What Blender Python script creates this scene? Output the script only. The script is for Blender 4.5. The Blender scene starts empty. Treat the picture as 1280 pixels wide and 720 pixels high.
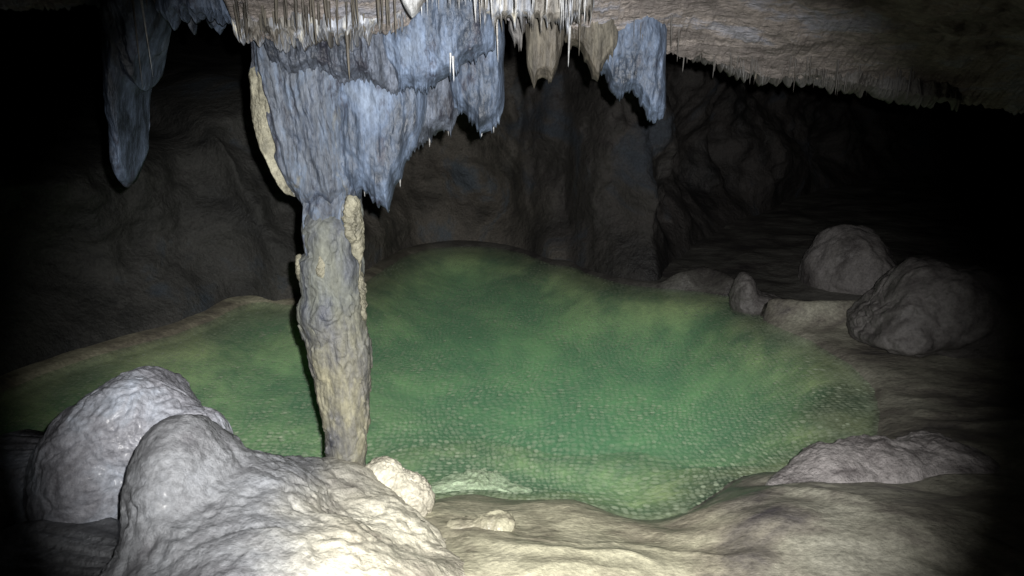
import bpy, bmesh, math, random
import numpy as np
from mathutils import Vector

random.seed(11)
RNG = np.random.default_rng(7)
C = bpy.context.scene.collection
sc = bpy.context.scene

# ------------------------------------------------------------------ camera maths (pixels of the 1280x720 photo -> metres)
CAM_Z, TH, F = 1.9, math.radians(16.0), 900.0
CT, ST = math.cos(TH), math.sin(TH)

def P(px, py, y):
    """point seen at pixel (px, py) that stands y metres in front of the camera"""
    dx = (np.asarray(px, float) - 640) / F
    dv = -(np.asarray(py, float) - 360) / F
    t = y / (CT + dv * ST)
    return np.stack(np.broadcast_arrays(dx * t, y + 0 * t, CAM_Z + t * (-ST + dv * CT)), -1)

def W(px, py, z=0.0):
    """point on the level z seen at pixel (px, py)"""
    dx = (px - 640) / F
    dv = -(py - 360) / F
    t = (z - CAM_Z) / (-ST + dv * CT)
    return (dx * t, t * (CT + dv * ST))

def pxm(py, y):
    dv = -(py - 360) / F
    return y / (CT + dv * ST) / F

# ------------------------------------------------------------------ noise
_perm = np.random.default_rng(3).permutation(256)
_perm = np.concatenate([_perm, _perm, _perm])
_g = np.random.default_rng(4).normal(size=(256, 3)); _g /= np.linalg.norm(_g, axis=1)[:, None]

def perlin(p):
    i = np.floor(p).astype(int); f = p - i
    u = f * f * f * (f * (f * 6 - 15) + 10)
    i &= 255
    r = 0
    for a in (0, 1):
        wx = u[..., 0] if a else 1 - u[..., 0]
        for b in (0, 1):
            wy = u[..., 1] if b else 1 - u[..., 1]
            for c in (0, 1):
                wz = u[..., 2] if c else 1 - u[..., 2]
                h = _perm[_perm[_perm[i[..., 0] + a] + i[..., 1] + b] + i[..., 2] + c]
                g = _g[h]
                d = g[..., 0] * (f[..., 0] - a) + g[..., 1] * (f[..., 1] - b) + g[..., 2] * (f[..., 2] - c)
                r = r + wx * wy * wz * d
    return r * 1.5

def fbm(p, octv=4, lac=2.03, gain=0.5, off=0.0):
    p = np.asarray(p, float) + off
    a, s, r = 1.0, 0.0, 0
    for _ in range(octv):
        r = r + a * perlin(p); s += a
        p = p * lac + 17.3; a *= gain
    return r / s

def ridged(p, octv=4, off=0.0):
    p = np.asarray(p, float) + off
    a, s, r = 1.0, 0.0, 0
    for _ in range(octv):
        r = r + a * (1 - 2 * np.abs(perlin(p))); s += a
        p = p * 2.07 + 9.1; a *= 0.5
    return r / s

def smooth(a, b, x):
    t = np.clip((x - a) / (b - a), 0, 1)
    return t * t * (3 - 2 * t)

# ------------------------------------------------------------------ objects
def mesh_obj(name, V, Fc, mat, parent=None, sm=True):
    me = bpy.data.meshes.new(name)
    V = np.asarray(V, np.float32).reshape(-1, 3)
    me.vertices.add(len(V)); me.vertices.foreach_set('co', V.ravel())
    quads = np.asarray(Fc, np.int32)
    k = quads.shape[1]
    me.loops.add(quads.size); me.loops.foreach_set('vertex_index', quads.ravel())
    me.polygons.add(len(quads))
    me.polygons.foreach_set('loop_start', np.arange(0, quads.size, k, dtype=np.int32))
    me.update(calc_edges=True); me.validate()
    bm = bmesh.new(); bm.from_mesh(me); bmesh.ops.recalc_face_normals(bm, faces=bm.faces); bm.to_mesh(me); bm.free()
    me.polygons.foreach_set('use_smooth', [sm] * len(me.polygons))
    me.materials.append(mat)
    o = bpy.data.objects.new(name, me); C.objects.link(o)
    if parent: o.parent = parent
    return o

def grid_faces(nr, nc, wrap=False):
    r = np.arange(nr - 1)[:, None]; c = np.arange(nc if wrap else nc - 1)[None, :]
    c2 = (c + 1) % nc
    return np.stack([r * nc + c, r * nc + c2, (r + 1) * nc + c2, (r + 1) * nc + c], -1).reshape(-1, 4)

def tag(o, label=None, cat=None, group=None, kind=None):
    for k, v in (('label', label), ('category', cat), ('group', group), ('kind', kind)):
        if v: o[k] = v
    return o

def empty(name, loc):
    o = bpy.data.objects.new(name, None); C.objects.link(o); o.location = [float(v) for v in loc]
    o.empty_display_size = 0.1
    return o

def to_local(o, root):
    """re-centre a part's mesh on its thing so that the empty really carries it"""
    o.parent = root
    off = Vector(root.location)
    o.data.transform(__import__('mathutils').Matrix.Translation(-off))

def recentre(o):
    n = len(o.data.vertices)
    co = np.empty(n * 3, np.float32); o.data.vertices.foreach_get('co', co); co = co.reshape(-1, 3)
    c = Vector(((co[:, 0].min() + co[:, 0].max()) / 2, (co[:, 1].min() + co[:, 1].max()) / 2, co[:, 2].min()))
    o.data.transform(__import__('mathutils').Matrix.Translation(-c)); o.location = c
    return o

# ------------------------------------------------------------------ materials
def rock_mat(name, cols, scale=3.0, bump=0.5, bscale=18.0, rough=(0.45, 0.8), stretch=(1, 1, 1), spec=0.4,
             speck=None, bdist=0.02, coat=0.0, k=1.0, zone=None, streak=0.0):
    """cols: list of (position, colour) mixed by layered noise in object space"""
    m = bpy.data.materials.new(name); m.use_nodes = True
    N, L = m.node_tree.nodes, m.node_tree.links
    N.clear()
    cols = [(p_, tuple(v * k for v in c_)) for p_, c_ in cols]
    out = N.new('ShaderNodeOutputMaterial'); bs = N.new('ShaderNodeBsdfPrincipled')
    L.new(bs.outputs[0], out.inputs[0])
    geo = N.new('ShaderNodeNewGeometry')
    mp = N.new('ShaderNodeMapping'); mp.inputs['Scale'].default_value = stretch
    L.new(geo.outputs['Position'], mp.inputs[0])
    n1 = N.new('ShaderNodeTexNoise'); n1.inputs['Scale'].default_value = scale
    n1.inputs['Detail'].default_value = 8; n1.inputs['Roughness'].default_value = 0.62
    n1.inputs['Distortion'].default_value = 0.6
    L.new(mp.outputs[0], n1.inputs[0])
    r = N.new('ShaderNodeValToRGB'); L.new(n1.outputs[0], r.inputs[0])
    e = r.color_ramp.elements
    while len(e) > 1: e.remove(e[-1])
    e[0].position = cols[0][0]; e[0].color = (*cols[0][1], 1)
    for p_, c_ in cols[1:]:
        q = e.new(p_); q.color = (*c_, 1)
    col = r.outputs[0]
    # dirt grains, fine mottling
    n2 = N.new('ShaderNodeTexNoise'); n2.inputs['Scale'].default_value = 45
    n2.inputs['Detail'].default_value = 5; n2.inputs['Roughness'].default_value = 0.7
    L.new(mp.outputs[0], n2.inputs[0])
    r2 = N.new('ShaderNodeMapRange'); r2.inputs[1].default_value = 0.3; r2.inputs[2].default_value = 0.7
    r2.inputs[3].default_value = 0.60; r2.inputs[4].default_value = 1.30
    L.new(n2.outputs[0], r2.inputs[0])
    mu = N.new('ShaderNodeVectorMath'); mu.operation = 'SCALE'
    L.new(col, mu.inputs[0]); L.new(r2.outputs[0], mu.inputs[3])
    col = mu.outputs[0]
    if speck:
        n3 = N.new('ShaderNodeTexNoise'); n3.inputs['Scale'].default_value = speck[1]
        n3.inputs['Detail'].default_value = 6; n3.inputs['Roughness'].default_value = 0.7
        L.new(mp.outputs[0], n3.inputs[0])
        r3 = N.new('ShaderNodeMapRange'); r3.inputs[1].default_value = speck[2]; r3.inputs[2].default_value = speck[2] + 0.09
        L.new(n3.outputs[0], r3.inputs[0])
        mx = N.new('ShaderNodeMix'); mx.data_type = 'RGBA'
        L.new(r3.outputs[0], mx.inputs[0]); L.new(col, mx.inputs[6]); mx.inputs[7].default_value = (*speck[0], 1)
        col = mx.outputs[2]
    if streak:
        ms = N.new('ShaderNodeMapping'); ms.inputs['Scale'].default_value = (38, 38, 2.2)
        L.new(geo.outputs['Position'], ms.inputs[0])
        s1 = N.new('ShaderNodeTexNoise'); s1.inputs['Scale'].default_value = 1.0; s1.inputs['Detail'].default_value = 4
        s1.inputs['Distortion'].default_value = 0.4
        L.new(ms.outputs[0], s1.inputs[0])
        s2 = N.new('ShaderNodeMapRange'); s2.inputs[1].default_value = 0.34; s2.inputs[2].default_value = 0.66
        s2.inputs[3].default_value = 1 - streak; s2.inputs[4].default_value = 1 + streak
        L.new(s1.outputs[0], s2.inputs[0])
        s3 = N.new('ShaderNodeVectorMath'); s3.operation = 'SCALE'; L.new(col, s3.inputs[0]); L.new(s2.outputs[0], s3.inputs[3])
        col = s3.outputs[0]
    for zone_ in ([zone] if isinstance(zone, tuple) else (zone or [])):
        # deposit tints and painted darkness over part of the rock, with a ragged border: (tint, axis direction, offset, softness)
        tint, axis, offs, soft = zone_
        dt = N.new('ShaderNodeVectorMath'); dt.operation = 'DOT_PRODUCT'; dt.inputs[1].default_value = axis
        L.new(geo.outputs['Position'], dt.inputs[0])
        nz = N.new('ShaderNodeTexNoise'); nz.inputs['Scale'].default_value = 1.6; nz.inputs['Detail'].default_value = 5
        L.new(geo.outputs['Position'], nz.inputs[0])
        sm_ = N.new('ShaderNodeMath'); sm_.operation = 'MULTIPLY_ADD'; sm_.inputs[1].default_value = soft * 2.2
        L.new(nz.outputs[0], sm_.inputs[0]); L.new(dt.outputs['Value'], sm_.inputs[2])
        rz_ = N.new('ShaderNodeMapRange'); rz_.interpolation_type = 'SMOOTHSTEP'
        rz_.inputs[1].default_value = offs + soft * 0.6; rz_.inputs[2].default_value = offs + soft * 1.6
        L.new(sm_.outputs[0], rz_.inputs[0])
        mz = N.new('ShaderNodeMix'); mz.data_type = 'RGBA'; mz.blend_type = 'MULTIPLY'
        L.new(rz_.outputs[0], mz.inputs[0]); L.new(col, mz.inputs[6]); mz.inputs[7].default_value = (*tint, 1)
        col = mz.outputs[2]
    L.new(col, bs.inputs['Base Color'])
    rr = N.new('ShaderNodeMapRange'); rr.inputs[3].default_value = rough[0]; rr.inputs[4].default_value = rough[1]
    rr.inputs[1].default_value = 0.35; rr.inputs[2].default_value = 0.65
    L.new(n1.outputs[0], rr.inputs[0]); L.new(rr.outputs[0], bs.inputs['Roughness'])
    bs.inputs['Specular IOR Level'].default_value = spec
    bs.inputs['Coat Weight'].default_value = coat; bs.inputs['Coat Roughness'].default_value = 0.25
    b1 = N.new('ShaderNodeTexNoise'); b1.inputs['Scale'].default_value = bscale
    b1.inputs['Detail'].default_value = 9; b1.inputs['Roughness'].default_value = 0.65
    L.new(mp.outputs[0], b1.inputs[0])
    bp = N.new('ShaderNodeBump'); bp.inputs['Strength'].default_value = bump; bp.inputs['Distance'].default_value = bdist
    L.new(b1.outputs[0], bp.inputs['Height']); L.new(bp.outputs[0], bs.inputs['Normal'])
    return m

M = {}
M['blue'] = rock_mat('blue_cast_calcite', [(0.34, (0.03, 0.035, 0.05)), (0.45, (0.11, 0.13, 0.17)), (0.54, (0.20, 0.24, 0.32)), (0.66, (0.32, 0.37, 0.48))],
                     k=0.27, streak=0.4, scale=4.0, bump=0.7, bscale=14, stretch=(1.6, 1.6, 0.45), speck=((0.012, 0.013, 0.02), 7, 0.54))  # blue cast of the light put into the calcite's base colour
M['bright_blue'] = rock_mat('bright_blue_cast_calcite', [(0.36, (0.08, 0.105, 0.15)), (0.46, (0.20, 0.27, 0.40)), (0.55, (0.31, 0.42, 0.63)), (0.66, (0.42, 0.53, 0.72))],
                     k=0.22, streak=0.35, scale=5.0, bump=0.6, bscale=16, stretch=(1.5, 1.5, 0.6), speck=((0.020, 0.022, 0.034), 6, 0.545))  # the light's blue cast again, stronger, held in the colour
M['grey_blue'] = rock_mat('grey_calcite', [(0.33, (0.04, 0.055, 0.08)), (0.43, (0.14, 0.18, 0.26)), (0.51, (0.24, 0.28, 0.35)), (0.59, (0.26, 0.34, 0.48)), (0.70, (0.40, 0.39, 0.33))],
                     k=0.27, streak=0.35, scale=5.0, bump=0.8, bscale=14, stretch=(2.0, 2.0, 0.5), speck=((0.014, 0.016, 0.026), 7, 0.545))  # weaker share of the blue light cast mixed into the grey
M['tan'] = rock_mat('tan_calcite', [(0.32, (0.09, 0.075, 0.06)), (0.5, (0.24, 0.21, 0.16)), (0.68, (0.38, 0.35, 0.28))],
                     k=0.19, streak=0.5, scale=5.0, bump=0.6, bscale=20, stretch=(2, 2, 0.35))
M['fringe'] = rock_mat('fluted_calcite', [(0.32, (0.08, 0.07, 0.06)), (0.46, (0.22, 0.21, 0.19)), (0.55, (0.32, 0.35, 0.41)), (0.66, (0.50, 0.47, 0.38))],
                     k=0.6, streak=0.6, scale=6.0, bump=0.5, bscale=20, stretch=(2, 2, 0.3))
M['cream'] = rock_mat('cream_calcite', [(0.32, (0.27, 0.26, 0.20)), (0.5, (0.44, 0.42, 0.31)), (0.68, (0.58, 0.56, 0.43))],
                     k=0.37, scale=9.0, bump=0.8, bscale=30)
M['straw'] = rock_mat('straw_calcite', [(0.3, (0.20, 0.18, 0.15)), (0.5, (0.40, 0.41, 0.42)), (0.7, (0.75, 0.78, 0.80))],
                     k=0.58, scale=9.0, bump=0.5, bscale=60, rough=(0.3, 0.6), coat=0.15)
M['dim_straw'] = rock_mat('dark_straw_calcite', [(0.3, (0.09, 0.075, 0.06)), (0.5, (0.17, 0.16, 0.15)), (0.7, (0.30, 0.30, 0.31))],
                     k=0.36, scale=3.0, bump=0.4, bscale=40)  # darker tone of the straw calcite
M['shaft'] = rock_mat('shaft_calcite', [(0.30, (0.10, 0.105, 0.13)), (0.43, (0.22, 0.215, 0.19)), (0.55, (0.32, 0.305, 0.22)), (0.72, (0.42, 0.39, 0.26))],
                     k=0.55, streak=0.2, zone=((0.50, 0.56, 0.70), (0, 0, 1), 0.85, 0.35), scale=6.0, bump=0.6, bscale=16, stretch=(1.4, 1.4, 0.6), rough=(0.5, 0.9), coat=0.0, bdist=0.02)
M['ceiling'] = rock_mat('ceiling_rock', [(0.30, (0.06, 0.05, 0.045)), (0.46, (0.17, 0.15, 0.14)), (0.54, (0.25, 0.22, 0.20)), (0.62, (0.23, 0.235, 0.27)), (0.75, (0.30, 0.28, 0.26))],
                     k=0.78, scale=3.5, bump=1.0, bscale=16, stretch=(0.7, 2.2, 2.2), bdist=0.03)
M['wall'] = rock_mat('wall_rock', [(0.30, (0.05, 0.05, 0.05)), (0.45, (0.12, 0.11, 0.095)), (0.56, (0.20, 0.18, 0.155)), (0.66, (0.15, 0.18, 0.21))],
                     k=0.54, zone=[((0.40, 0.40, 0.44), (1, 0, 0.15), 0.2, 0.9), ((0.50, 0.55, 0.60), (-1, -0.25, 0.5), 0.3, 0.9)], scale=1.1, bump=1.0, bscale=8, bdist=0.05, rough=(0.5, 0.9))  # right and upper-left gloom painted into the wall colour
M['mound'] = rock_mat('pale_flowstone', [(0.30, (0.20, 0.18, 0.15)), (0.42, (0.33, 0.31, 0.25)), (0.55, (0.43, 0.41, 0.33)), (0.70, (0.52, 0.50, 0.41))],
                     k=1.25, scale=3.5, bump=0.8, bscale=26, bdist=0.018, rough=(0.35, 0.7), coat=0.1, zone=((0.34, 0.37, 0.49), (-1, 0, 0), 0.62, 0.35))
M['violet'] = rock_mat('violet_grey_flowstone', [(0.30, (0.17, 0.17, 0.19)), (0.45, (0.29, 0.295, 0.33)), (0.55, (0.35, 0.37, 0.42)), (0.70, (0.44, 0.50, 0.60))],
                     k=0.95, scale=4.5, bump=0.7, bscale=24, rough=(0.25, 0.6), coat=0.2)  # blue gleams put into the colour as paler bluish patches
M['boulder'] = rock_mat('dusky_boulder', [(0.32, (0.12, 0.11, 0.11)), (0.5, (0.24, 0.225, 0.22)), (0.7, (0.33, 0.31, 0.31))],
                     k=0.45, scale=2.0, bump=0.5, bscale=8, bdist=0.04)
M['slab'] = rock_mat('pinkish_slab', [(0.32, (0.11, 0.10, 0.10)), (0.5, (0.20, 0.187, 0.185)), (0.7, (0.30, 0.28, 0.28))],
                     k=1.35, scale=6.0, bump=0.8, bscale=22, bdist=0.03)
M['sunk'] = rock_mat('sunken_crust', [(0.38, (0.34, 0.35, 0.26)), (0.6, (0.72, 0.72, 0.58))], scale=9.0, bump=0.8, bscale=25)
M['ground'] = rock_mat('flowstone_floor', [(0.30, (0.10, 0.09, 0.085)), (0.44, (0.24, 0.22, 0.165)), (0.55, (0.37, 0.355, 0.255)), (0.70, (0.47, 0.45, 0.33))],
                     scale=2.0, bump=0.7, bscale=14, stretch=(0.85, 1.2, 1.0), rough=(0.3, 0.65), coat=0.15, k=1.0, zone=[((0.66, 0.67, 0.76), (0.9, 0.25, 0), 1.40, 0.7), ((0.36, 0.36, 0.40), (0.35, 0.9, 0), 5.9, 0.7)])  # greyer to the right; far gloom put into the floor colour

# ------------------------------------------------------------------ shoreline of the pool (plan)
shore_px = [(-140, 560), (0, 490), (90, 455), (160, 434), (215, 419), (260, 402), (300, 383), (330, 377), (372, 381), (440, 362), (478, 338),
            (510, 319), (545, 310), (600, 308), (650, 316), (688, 330), (715, 334), (745, 346), (785, 356), (830, 360), (915, 370),
            (945, 388), (965, 405), (1010, 425), (1048, 447), (1085, 478), (1098, 520), (1085, 556), (1020, 578), (995, 590),
            (930, 596), (890, 622), (850, 645), (810, 653), (770, 644), (720, 630), (640, 628), (590, 622), (535, 628), (490, 640),
            (400, 640), (300, 625), (150, 560), (0, 560), (-140, 620)]
SH = np.array([W(a, b) for a, b in shore_px])
def resample(pts, n, amp=0.0):
    pts = np.vstack([pts, pts[:1]])
    # Catmull-Rom
    out = []
    k = len(pts) - 1
    for i in range(k):
        p0, p1, p2, p3 = pts[(i - 1) % k], pts[i], pts[i + 1], pts[(i + 2) % k]
        for t in np.linspace(0, 1, n, endpoint=False):
            out.append(0.5 * ((2 * p1) + (-p0 + p2) * t + (2 * p0 - 5 * p1 + 4 * p2 - p3) * t * t + (-p0 + 3 * p1 - 3 * p2 + p3) * t ** 3))
    return np.array(out)
SHF = resample(SH, 3)

def signed_dist(x, y, poly):
    d = np.full(x.shape, 1e9); inside = np.zeros(x.shape, bool)
    n = len(poly)
    for i in range(n):
        x1, y1 = poly[i]; x2, y2 = poly[(i + 1) % n]
        ex, ey = x2 - x1, y2 - y1
        t = np.clip(((x - x1) * ex + (y - y1) * ey) / (ex * ex + ey * ey + 1e-12), 0, 1)
        d = np.minimum(d, (x - x1 - t * ex) ** 2 + (y - y1 - t * ey) ** 2)
        c = ((y1 > y) != (y2 > y))
        xi = (x2 - x1) * (y - y1) / (y2 - y1 + 1e-12) + x1
        inside ^= c & (x < xi)
    d = np.sqrt(d)
    return np.where(inside, -d, d)

def seg_dist(x, y, pts):
    d = np.full(x.shape, 1e9)
    for (x1, y1), (x2, y2) in zip(pts[:-1], pts[1:]):
        ex, ey = x2 - x1, y2 - y1
        t = np.clip(((x - x1) * ex + (y - y1) * ey) / (ex * ex + ey * ey + 1e-12), 0, 1)
        d = np.minimum(d, np.hypot(x - x1 - t * ex, y - y1 - t * ey))
    return d

# ------------------------------------------------------------------ ground
def ground_z(x, y, fine=True):
    p2 = np.stack([x, y, 0 * x], -1)
    wob = 0.035 * fbm(p2 * 3.5, 3, off=5)
    d = signed_dist(x, y, SHF) + wob
    near = smooth(4.0, 3.0, y) * smooth(-2.5, -0.5, x)
    bank = 0.02 + (0.04 * (1 - np.exp(-np.maximum(d, 0) / 0.15)) * near + 0.24 * (1 - np.exp(-np.maximum(d, 0) / 0.9))) * (0.35 + 0.65 * near)
    wxd, wyd = W(740, 425)
    deep = np.exp(-(((x - wxd) / 1.3) ** 2 + ((y - wyd) / 1.0) ** 2))
    bed = -(0.34 + 0.45 * deep) * smooth(0, 0.85, -d + 0.05)
    z = np.where(d > 0, bank * smooth(0, 0.06, d) + 0.0, bed)
    lump = fbm(p2 * 1.3, 4, off=31)
    z = z + np.where(d > 0, 0.05, 0.11) * lump * smooth(0, 0.5, np.abs(d))
    # submerged pale blocks
    for (a, b, r, h) in ((780, 520, 0.35, 0.16), (640, 500, 0.45, 0.12), (530, 520, 0.4, 0.12), (1000, 500, 0.5, 0.1)):
        cx, cy = W(a, b)
        z = z + np.where(d < 0, h * np.exp(-((x - cx) ** 2 + (y - cy) ** 2) / (r * r)), 0)
    z = np.where(d < 0, -np.sqrt(z * z * (z < 0) + 0.0016) * smooth(0, 0.05, -d) , z)
    for (a, b, r, h) in ((970, 650, 0.35, 0.10), (700, 700, 0.30, 0.05), (1090, 650, .4, .07), (560, 700, .25, .04)):
        cx, cy = W(a, b, 0.3)
        z = z + (d > 0) * smooth(0, 0.25, d) * h * np.exp(-((x - cx) ** 2 + (y - cy) ** 2) / (r * r))
    # terrace rims on the right
    for pts, h, w in ((((918, 372), (960, 378), (1010, 386), (1070, 386), (1120, 380)), 0.16, 0.10),
                      (((838, 345), (880, 338), (905, 345), (935, 362)), 0.14, 0.10)):
        q = [W(a, b, 0.14) for a, b in pts]
        z = z + h * np.exp(-(seg_dist(x, y, q) / w) ** 2) * (d > 0)
    if fine:
        dd = smooth(0.0, 0.25, d)
        warp = fbm(p2 * 1.6, 3, off=3)
        q = np.stack([x * 1.1 + warp * 0.8, y * 4.2 + x * 1.1 + warp * 1.6, 0 * x], -1)
        z = z + dd * (0.050 * ridged(q * 0.45, 2, off=2) * smooth(5, 3, y) + 0.003 * ridged(q * 2.6, 3) * smooth(5, 3.5, y) * smooth(-0.3, 0.4, fbm(p2 * 1.1, 2, off=71)) + 0.010 * fbm(p2 * 6, 5))
    return z

na, nr = 760, 620
ang = np.linspace(-math.pi * 0.62, math.pi * 0.62, na)
rad = np.concatenate([np.linspace(0.15, 1.2, 20, endpoint=False), 1.2 * (22 / 1.2) ** np.linspace(0, 1, nr - 20)])
A, R = np.meshgrid(ang, rad)
gx, gy = R * np.sin(A), R * np.cos(A)
gz = ground_z(gx, gy)
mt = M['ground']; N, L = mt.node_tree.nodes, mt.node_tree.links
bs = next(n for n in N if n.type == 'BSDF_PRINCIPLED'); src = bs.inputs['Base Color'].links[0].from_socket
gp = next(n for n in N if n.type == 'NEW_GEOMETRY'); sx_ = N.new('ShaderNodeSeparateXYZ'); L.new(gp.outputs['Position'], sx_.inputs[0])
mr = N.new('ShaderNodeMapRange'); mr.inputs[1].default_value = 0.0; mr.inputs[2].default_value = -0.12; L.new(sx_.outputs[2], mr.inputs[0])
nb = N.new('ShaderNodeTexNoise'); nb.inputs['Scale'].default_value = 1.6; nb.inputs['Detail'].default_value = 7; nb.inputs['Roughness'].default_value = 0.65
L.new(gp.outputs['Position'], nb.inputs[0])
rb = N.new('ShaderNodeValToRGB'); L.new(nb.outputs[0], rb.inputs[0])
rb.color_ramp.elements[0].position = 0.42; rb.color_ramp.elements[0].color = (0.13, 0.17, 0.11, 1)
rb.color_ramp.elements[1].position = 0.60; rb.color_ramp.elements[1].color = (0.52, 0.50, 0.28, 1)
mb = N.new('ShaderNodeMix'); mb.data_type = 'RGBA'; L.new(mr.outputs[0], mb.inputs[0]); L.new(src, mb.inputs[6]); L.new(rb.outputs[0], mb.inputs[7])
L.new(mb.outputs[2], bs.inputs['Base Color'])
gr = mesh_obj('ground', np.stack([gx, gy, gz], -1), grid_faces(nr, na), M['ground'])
gr['kind'] = 'structure'

# ------------------------------------------------------------------ water
def water_mat():
    m = bpy.data.materials.new('green_pool_water'); m.use_nodes = True
    N, L = m.node_tree.nodes, m.node_tree.links; N.clear()
    out = N.new('ShaderNodeOutputMaterial')
    geo = N.new('ShaderNodeNewGeometry')
    tr = N.new('ShaderNodeBsdfTransparent'); tr.inputs[0].default_value = (0.93, 1.0, 0.94, 1)
    gl = N.new('ShaderNodeBsdfGlossy'); gl.inputs['Roughness'].default_value = 0.05
    mp = N.new('ShaderNodeMapping'); mp.inputs['Scale'].default_value = (1.0, 1.25, 1.0)
    L.new(geo.outputs['Position'], mp.inputs[0])
    # ripples
    wn = N.new('ShaderNodeTexNoise'); wn.inputs['Scale'].default_value = 16; wn.inputs['Detail'].default_value = 3
    L.new(mp.outputs[0], wn.inputs[0])
    bp = N.new('ShaderNodeBump'); bp.inputs['Strength'].default_value = 0.4; bp.inputs['Distance'].default_value = 0.01
    L.new(wn.outputs[0], bp.inputs['Height']); L.new(bp.outputs[0], gl.inputs['Normal'])
    fr = N.new('ShaderNodeFresnel')
    io = N.new('ShaderNodeMapRange'); io.inputs[3].default_value = 1.33; io.inputs[4].default_value = 1 / 1.33
    L.new(geo.outputs['Backfacing'], io.inputs[0]); L.new(io.outputs[0], fr.inputs[0])
    frs = N.new('ShaderNodeMath'); frs.operation = 'MULTIPLY'; frs.inputs[1].default_value = 0.8
    L.new(fr.outputs[0], frs.inputs[0])
    mx = N.new('ShaderNodeMixShader'); L.new(frs.outputs[0], mx.inputs[0]); L.new(tr.outputs[0], mx.inputs[1]); L.new(gl.outputs[0], mx.inputs[2])
    # ripple glints painted as pale flecks on the surface, in warped rows
    wrp = N.new('ShaderNodeTexNoise'); wrp.inputs['Scale'].default_value = 0.9; wrp.inputs['Detail'].default_value = 2
    L.new(geo.outputs['Position'], wrp.inputs[0])
    sub = N.new('ShaderNodeVectorMath'); sub.operation = 'MULTIPLY_ADD'
    L.new(wrp.outputs['Color'], sub.inputs[0]); sub.inputs[1].default_value = (0.5, 0.5, 0.0)
    L.new(geo.outputs['Position'], sub.inputs[2])
    vo = N.new('ShaderNodeTexVoronoi'); vo.inputs['Scale'].default_value = 29; vo.feature = 'F1'
    vo.inputs['Randomness'].default_value = 0.45
    L.new(sub.outputs[0], vo.inputs[0])
    c1 = N.new('ShaderNodeMapRange'); c1.inputs[1].default_value = 0.52; c1.inputs[2].default_value = 0.30
    L.new(vo.outputs['Distance'], c1.inputs[0])
    rnd = N.new('ShaderNodeSeparateColor'); L.new(vo.outputs['Color'], rnd.inputs[0])
    rp = N.new('ShaderNodeMath'); rp.operation = 'POWER'; rp.inputs[1].default_value = 5; L.new(rnd.outputs[0], rp.inputs[0])
    rq = N.new('ShaderNodeMath'); rq.operation = 'MULTIPLY_ADD'; rq.inputs[1].default_value = 0.55; rq.inputs[2].default_value = 0.45; L.new(rp.outputs[0], rq.inputs[0]); rp = rq
    pn = N.new('ShaderNodeTexNoise'); pn.inputs['Scale'].default_value = 1.1; pn.inputs['Detail'].default_value = 4
    L.new(geo.outputs['Position'], pn.inputs[0])
    pr = N.new('ShaderNodeMapRange'); pr.inputs[1].default_value = 0.36; pr.inputs[2].default_value = 0.66
    pr.inputs[3].default_value = 0.28; pr.inputs[4].default_value = 0.62
    L.new(pn.outputs[0], pr.inputs[0])
    m1 = N.new('ShaderNodeMath'); m1.operation = 'MULTIPLY'; L.new(c1.outputs[0], m1.inputs[0]); L.new(rp.outputs[0], m1.inputs[1])
    m2 = N.new('ShaderNodeMath'); m2.operation = 'MULTIPLY'; L.new(m1.outputs[0], m2.inputs[0]); L.new(pr.outputs[0], m2.inputs[1])
    vo2 = N.new('ShaderNodeTexVoronoi'); vo2.inputs['Scale'].default_value = 52; vo2.inputs['Randomness'].default_value = 0.8
    L.new(sub.outputs[0], vo2.inputs[0])
    c2 = N.new('ShaderNodeMapRange'); c2.inputs[1].default_value = 0.46; c2.inputs[2].default_value = 0.25; c2.inputs[4].default_value = 0.35
    L.new(vo2.outputs['Distance'], c2.inputs[0])
    m3 = N.new('ShaderNodeMath'); m3.operation = 'MULTIPLY'; L.new(c2.outputs[0], m3.inputs[0]); L.new(pr.outputs[0], m3.inputs[1])
    m4 = N.new('ShaderNodeMath'); m4.operation = 'MAXIMUM'; L.new(m2.outputs[0], m4.inputs[0]); L.new(m3.outputs[0], m4.inputs[1])
    vo3 = N.new('ShaderNodeTexVoronoi'); vo3.inputs['Scale'].default_value = 15
    L.new(sub.outputs[0], vo3.inputs[0])
    c3 = N.new('ShaderNodeMapRange'); c3.inputs[1].default_value = 0.26; c3.inputs[2].default_value = 0.12
    L.new(vo3.outputs['Distance'], c3.inputs[0])
    sp3 = N.new('ShaderNodeSeparateColor'); L.new(vo3.outputs['Color'], sp3.inputs[0])
    g3 = N.new('ShaderNodeMapRange'); g3.inputs[1].default_value = 0.45; g3.inputs[2].default_value = 1.0; g3.inputs[4].default_value = 0.9
    L.new(sp3.outputs[1], g3.inputs[0])
    m5 = N.new('ShaderNodeMath'); m5.operation = 'MULTIPLY'; L.new(c3.outputs[0], m5.inputs[0]); L.new(g3.outputs[0], m5.inputs[1])
    pn3 = N.new('ShaderNodeTexNoise'); pn3.inputs['Scale'].default_value = 0.7; pn3.inputs['Detail'].default_value = 3
    L.new(geo.outputs['Position'], pn3.inputs[0])
    pr3 = N.new('ShaderNodeMapRange'); pr3.inputs[1].default_value = 0.42; pr3.inputs[2].default_value = 0.6; L.new(pn3.outputs[0], pr3.inputs[0])
    m6 = N.new('ShaderNodeMath'); m6.operation = 'MULTIPLY'; L.new(m5.outputs[0], m6.inputs[0]); L.new(pr3.outputs[0], m6.inputs[1])
    m7 = N.new('ShaderNodeMath'); m7.operation = 'MAXIMUM'; L.new(m4.outputs[0], m7.inputs[0]); L.new(m6.outputs[0], m7.inputs[1])
    m2 = m7
    df = N.new('ShaderNodeBsdfDiffuse'); df.inputs[0].default_value = (0.64, 0.75, 0.54, 1)
    bp2 = N.new('ShaderNodeBump'); bp2.inputs['Strength'].default_value = 1.0; bp2.inputs['Distance'].default_value = 0.02
    
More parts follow.
